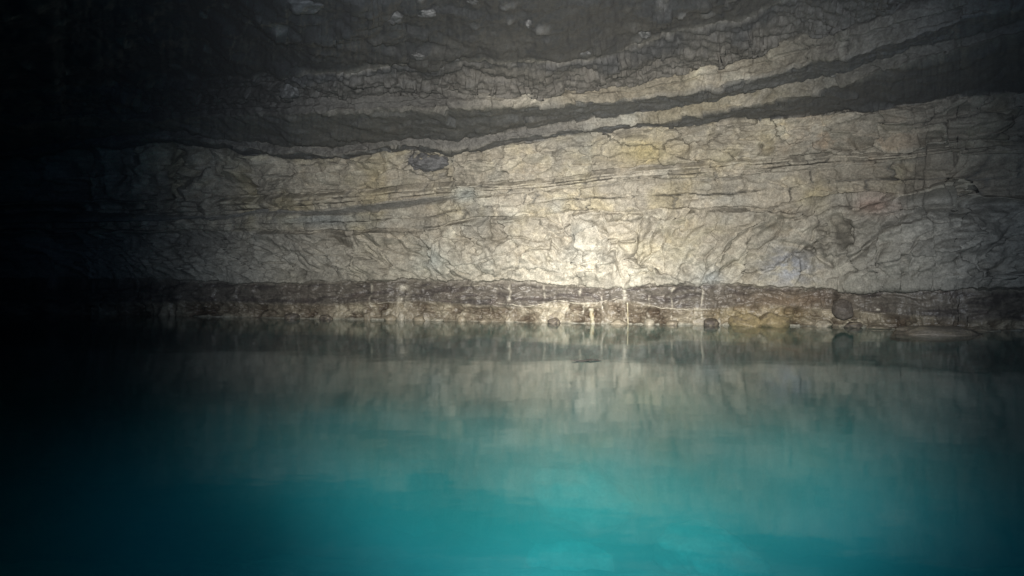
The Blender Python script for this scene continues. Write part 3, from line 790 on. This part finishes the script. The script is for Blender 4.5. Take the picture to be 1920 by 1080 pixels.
def wl(px, out=.08, z=0.0):
    Yq = float(np.interp(px, cols_px, YW)) - out
    return Vector(((px - 960) / FPX * Yq, Yq, z))
PALE = (.44, .40, .32); TAN = (.36, .31, .23); DARK = (.13, .11, .095); OCHRE = (.37, .30, .17); WHITE = (.58, .55, .47)
PXM = 12.0 / FPX      # metres per photo pixel at the wall
for px, w_, h_, col, col2, lab in [
    (548, 22, 10, DARK, TAN, 'low dark stone at the waterline far left, in half shadow'),
    (612, 16, 9, DARK, TAN, 'small dull stone at the waterline, left of the pale upright stub'),
    (689, 9, 16, TAN, PALE, 'pale upright stub of rock standing in the water left of the white drip veil'),
    (730, 16, 11, TAN, PALE, 'rounded tan stone at the waterline below the broad pale drip stain'),
    (753, 8, 16, PALE, WHITE, 'narrow upright pale stone in the water under the broad pale drip stain'),
    (787, 15, 12, TAN, PALE, 'knobbly tan stone at the waterline right of the broad pale drip stain'),
    (820, 15, 6, PALE, WHITE, 'flat cream slab lying just above the water'),
    (866, 11, 10, TAN, PALE, 'small cream stone at the waterline beside the flat slab'),
    (910, 14, 8, TAN, DARK, 'brown streaked stone at the waterline, left of the cream drip column'),
    (1040, 15, 9, DARK, TAN, 'dark brown stone at the waterline close to the left of the cream drip column'),
    (1160, 18, 9, TAN, PALE, 'tan stone at the waterline just right of the cream drip column'),
    (1218, 13, 10, PALE, TAN, 'pale stone at the waterline under the white rim that slopes right'),
    (1262, 14, 8, TAN, DARK, 'mottled brown stone at the waterline midway to the dark round boulder'),
    (1332, 17, 13, DARK, TAN, 'dark round boulder half out of the water'),
    (1348, 5, 11, PALE, WHITE, 'short cream stub beside the dark round boulder'),
    (1545, 16, 10, PALE, TAN, 'pale wedge of rock at the waterline by the shadowed corner'),
    (1600, 20, 10, DARK, TAN, 'dark stone at the waterline in the shadowed corner'),
    (1648, 22, 6, TAN, DARK, 'flat stone barely above the water, right of the shadowed corner')]:
    rock('shore_rock', wl(px, .06 + w_ * PXM * .35, h_ * PXM * .25), (w_ * PXM * .9, w_ * PXM * .75, h_ * PXM * .9), int(px), col, lab, 'rock', 'stones along the waterline', .18, .7, 3, col2=col2)
rock('ochre_boulder', wl(1398, .10, .03), (.26, .22, .17), 91, OCHRE, 'yellow ochre boulder at the waterline, nearest the dark round boulder', 'boulder', 'ochre boulders', .2, .7, 4, col2=(.22, .18, .12))
rock('ochre_boulder', wl(1448, .12, .05), (.30, .24, .19), 92, OCHRE, 'larger yellow ochre boulder at the right end of the bright shore', 'boulder', 'ochre boulders', .2, .7, 4, col2=(.26, .21, .14))
rock('shore_boulder', wl(1582, .14, .27), (.16, .14, .16), 93, DARK, 'dark grey boulder perched above the water at the shadowed corner', 'boulder', None, .2, .5, 4, col2=(.20, .18, .16))
rock('rock_spit', wl(1752, .45, .0), (.62, .40, .11), 94, (.24, .21, .17), 'low dim spit of rock sloping into the water at the right', 'rock', None, .2, .6, 4, col2=TAN)
lp, ln = on_rock(1646, 580, .02)
rock('pebble', lp, (.035, .03, .035), 95, WHITE, 'small white pebble lodged in the dark foot of the wall', 'pebble', None, .12, .6, 3)
# fallen blocks under the water, seen as pale patches
for px, dep, size, sd, lab in [(1095, -1.25, (.62, .55, .34), 101, 'pale sunken boulder glowing through the turquoise water below the bright wall'),
                               (1070, -1.45, (.42, .36, .26), 102, 'pale sunken boulder closest to the viewer at bottom centre'), (1330, -1.3, (.5, .42, .28), 104, 'sunken boulder right of the brightest water')]:
    py = {101: 880, 102: 1030, 103: 930, 104: 990, 105: 1020}[sd]
    Yq = (CAM_H - dep) * FPX / (py - HOR)
    rock('sunken_boulder', ((px - 960) / FPX * Yq, Yq, dep - size[2] * .8), size, sd, (.40, .40, .35), lab, 'boulder', 'boulders under the water', .3, .0, 4, col2=(.26, .27, .24))
# knobs hanging from the roof
for px, py, size, lab in [(735, 35, (.13, .10, .10), 'curled pale knob of rock hanging from the roof at upper left'),
                          (800, 28, (.10, .07, .05), 'small ragged lump on the roof beside the curled knob'),
                          (990, 45, (.045, .05, .10), 'single upright pale knob on the dark roof near top centre'),
                          (886, 6, (.07, .06, .04), 'pale chip of rock at the very top of the picture'),
                          (1210, 62, (.08, .07, .10), 'pale knob where the roof meets the broken beds right of centre'),
                          (850, 113, (.11, .06, .035), 'bright wet chip on the edge of the broken beds'),
                          (785, 107, (.10, .07, .05), 'rounded damp lump left of the bright wet chip'),
                          (560, 10, (.22, .14, .10), 'dim swelling of the roof at top left'),
                          (540, 170, (.16, .12, .12), 'dim rounded boss above the long dark ledge at left'),
                          (1100, 100, (.09, .07, .06), 'grey lump above the long ledge near the middle')]:
    lp, ln = on_rock(px, py, -.025)
    rock('roof_knob', lp, size, int(px + py), (.105, .105, .104), lab, 'rock', 'knobs on the cave roof', .5, .6, 4, col2=(.07, .07, .072))
lp, ln = on_rock(802, 306, .04)
rock('clay_lump', lp, (.34, .16, .16), 77, (.12, .12, .125), 'dark pitted lump of clay and gravel hanging under the left overhang', 'lump', None, .35, .3, 5, col2=(.20, .20, .205))

def drip(name, base, h, r, seed, label, cat):
    """a calcite drip column: uneven flowing rings from rock to water"""
    nr, na = 40, 28
    t = np.linspace(0, 1, nr); a = np.linspace(0, 2 * np.pi, na, endpoint=False)
    T, A = np.meshgrid(t, a, indexing='ij')
    rad = r * (1.5 - 1.9 * T + 1.6 * T * T + .35 * fbm(T * 9, np.cos(A) * 1.2 + seed, np.sin(A) * 1.2, 3) + .25 * np.sin(T * 21 + 2 * fbm(T * 3, A, seed, 2)) * .5)
    rad = np.clip(rad, r * .25, None)
    x = rad * np.cos(A) + .3 * r * np.sin(T * 5); y = rad * .8 * np.sin(A); z = h * T - .12
    p = np.stack([x, y, z], -1).reshape(-1, 3)
    q = [(i * na + j, i * na + (j + 1) % na, (i + 1) * na + (j + 1) % na, (i + 1) * na + j) for i in range(nr - 1) for j in range(na)]
    c = np.empty((len(p), 3), np.float32); c[:] = (.46, .41, .28)
    n1 = fbm(p[:, 0] * 14, p[:, 1] * 14, p[:, 2] * 9, 3)
    c = lerp(c, (.38, .30, .17), smooth(.05, .4, n1)); c = lerp(c, (.56, .53, .44), smooth(.05, .4, -n1))
    o = mesh_from(name, p, np.array(q), M_ROCK, None, c, np.full(len(p), .8)); o.location = base
    return tag(o, label, cat)
drip('calcite_column', wl(1110, .02), .36, .034, 3, 'cream drip column running down into the water under the brightest spot', 'dripstone')
drip('calcite_column', wl(1177, .0), .46, .011, 5, 'thin white drip streak hanging over the dark band right of the cream column', 'dripstone')

def rim(pts, r, seed, label):
    """a ragged calcite rim left by an old water level, following the rock"""
    xs, ys = zip(*pts)
    n = int((xs[-1] - xs[0]) / 2.2)
    pxs = np.linspace(xs[0], xs[-1], n); pys = np.interp(pxs, xs, ys) + 1.4 * fbm(pxs * .06, seed, 1., 3) * 2
    cen = np.array([on_rock(a, b, .004)[0][:] for a, b in zip(pxs, pys)])
    k = np.hanning(9); k /= k.sum()
    for ax in range(3): cen[:, ax] = np.convolve(np.pad(cen[:, ax], 4, mode='edge'), k, mode='valid')
    na = 8; a = np.linspace(0, 2 * np.pi, na, endpoint=False)
    rr = r * .5 * (.7 + 1.6 * fbm(pxs * .10, seed, 4., 3)); rr = np.clip(rr, r * .06, None); rr[0] = rr[-1] = r * .1
    ring = np.stack([np.zeros(na), np.cos(a), np.sin(a)], 1)
    p = (cen[:, None, :] + ring[None] * rr[:, None, None]).reshape(-1, 3)
    q = [(i * na + j, i * na + (j + 1) % na, (i + 1) * na + (j + 1) % na, (i + 1) * na + j) for i in range(n - 1) for j in range(na)]
    c = np.empty((len(p), 3), np.float32); c[:] = (.58, .54, .44); c *= (1 + .5 * fbm(p[:, 0] * 9, p[:, 2] * 9, seed, 3))[:, None]
    return tag(mesh_from('calcite_rim', p, np.array(q), M_ROCK, None, c, np.full(len(p), .6)), label, 'calcite rim', 'pale rims on the foot of the wall')
rim([(930, 568), (985, 575), (1010, 572), (1045, 563)], .016, 1, 'pale rim rising to the right, left of the cream drip column')
rim([(1045, 563), (1075, 568), (1100, 571), (1125, 566), (1160, 560)], .014, 2, 'pale arched rim just above the cream drip column')
rim([(1205, 571), (1240, 577), (1290, 581), (1335, 580)], .018, 3, 'pale rim sloping down to the right towards the dark round boulder')
rim([(868, 536), (905, 534), (935, 542)], .010, 4, 'short pale rim high in the dark band, left of centre')
rim([(690, 571), (735, 566), (775, 569)], .013, 6, 'dim pale rim on the dark band below the broad drip stain')

def twig():
    n, na = 14, 6
    t = np.linspace(-1, 1, n); a = np.linspace(0, 2 * np.pi, na, endpoint=False)
    cx = .14 * t; cy = .02 * np.sin(t * 2.3); cz = .004 + .004 * np.sin(t * 5)
    r = .008 * (1.05 - np.abs(t) ** 3)
    p = np.stack([np.repeat(cx, na), (cy[:, None] + r[:, None] * np.cos(a)).ravel(), (cz[:, None] + r[:, None] * np.sin(a)).ravel()], 1)
    q = [(i * na + j, i * na + (j + 1) % na, (i + 1) * na + (j + 1) % na, (i + 1) * na + j) for i in range(n - 1) for j in range(na)]
    o = mesh_from('floating_twig', p, np.array(q), rock_material('wet_wood', .3, False, (.02, .017, .014), .6, 60.0))
    Yq = CAM_H * FPX / (677 - HOR); o.location = ((1100 - 960) / FPX * Yq, Yq, .002)
    tag(o, 'thin dark scrap floating on the water in front of the cream drip column', 'twig')
twig()

# ------------------------------------------------------------------ damp air
def haze():
    m, N, L = new_mat('damp_air')
    for n in list(N):
        if n.type != 'OUTPUT_MATERIAL': N.remove(n)
    out = [n for n in N if n.type == 'OUTPUT_MATERIAL'][0]
    pv = N.new('ShaderNodeVolumePrincipled'); pv.inputs['Color'].default_value = (.9, .93, .95, 1); pv.inputs['Density'].default_value = HAZE
    L.new(pv.outputs[0], out.inputs['Volume'])
    x, y0, y1, z0, z1 = 26., -24., 26., -9., 11.
    Vw = np.array([(-x, y0, z0), (x, y0, z0), (x, y1, z0), (-x, y1, z0), (-x, y0, z1), (x, y0, z1), (x, y1, z1), (-x, y1, z1)], float)
    q = np.array([(3, 2, 1, 0), (4, 5, 6, 7), (0, 1, 5, 4), (1, 2, 6, 5), (2, 3, 7, 6), (3, 0, 4, 7)])
    tag(mesh_from('haze', Vw, q, m, None, smooth_shade=False), 'thin damp haze in the torch beam', kind='stuff')
HAZE = .00032
haze()
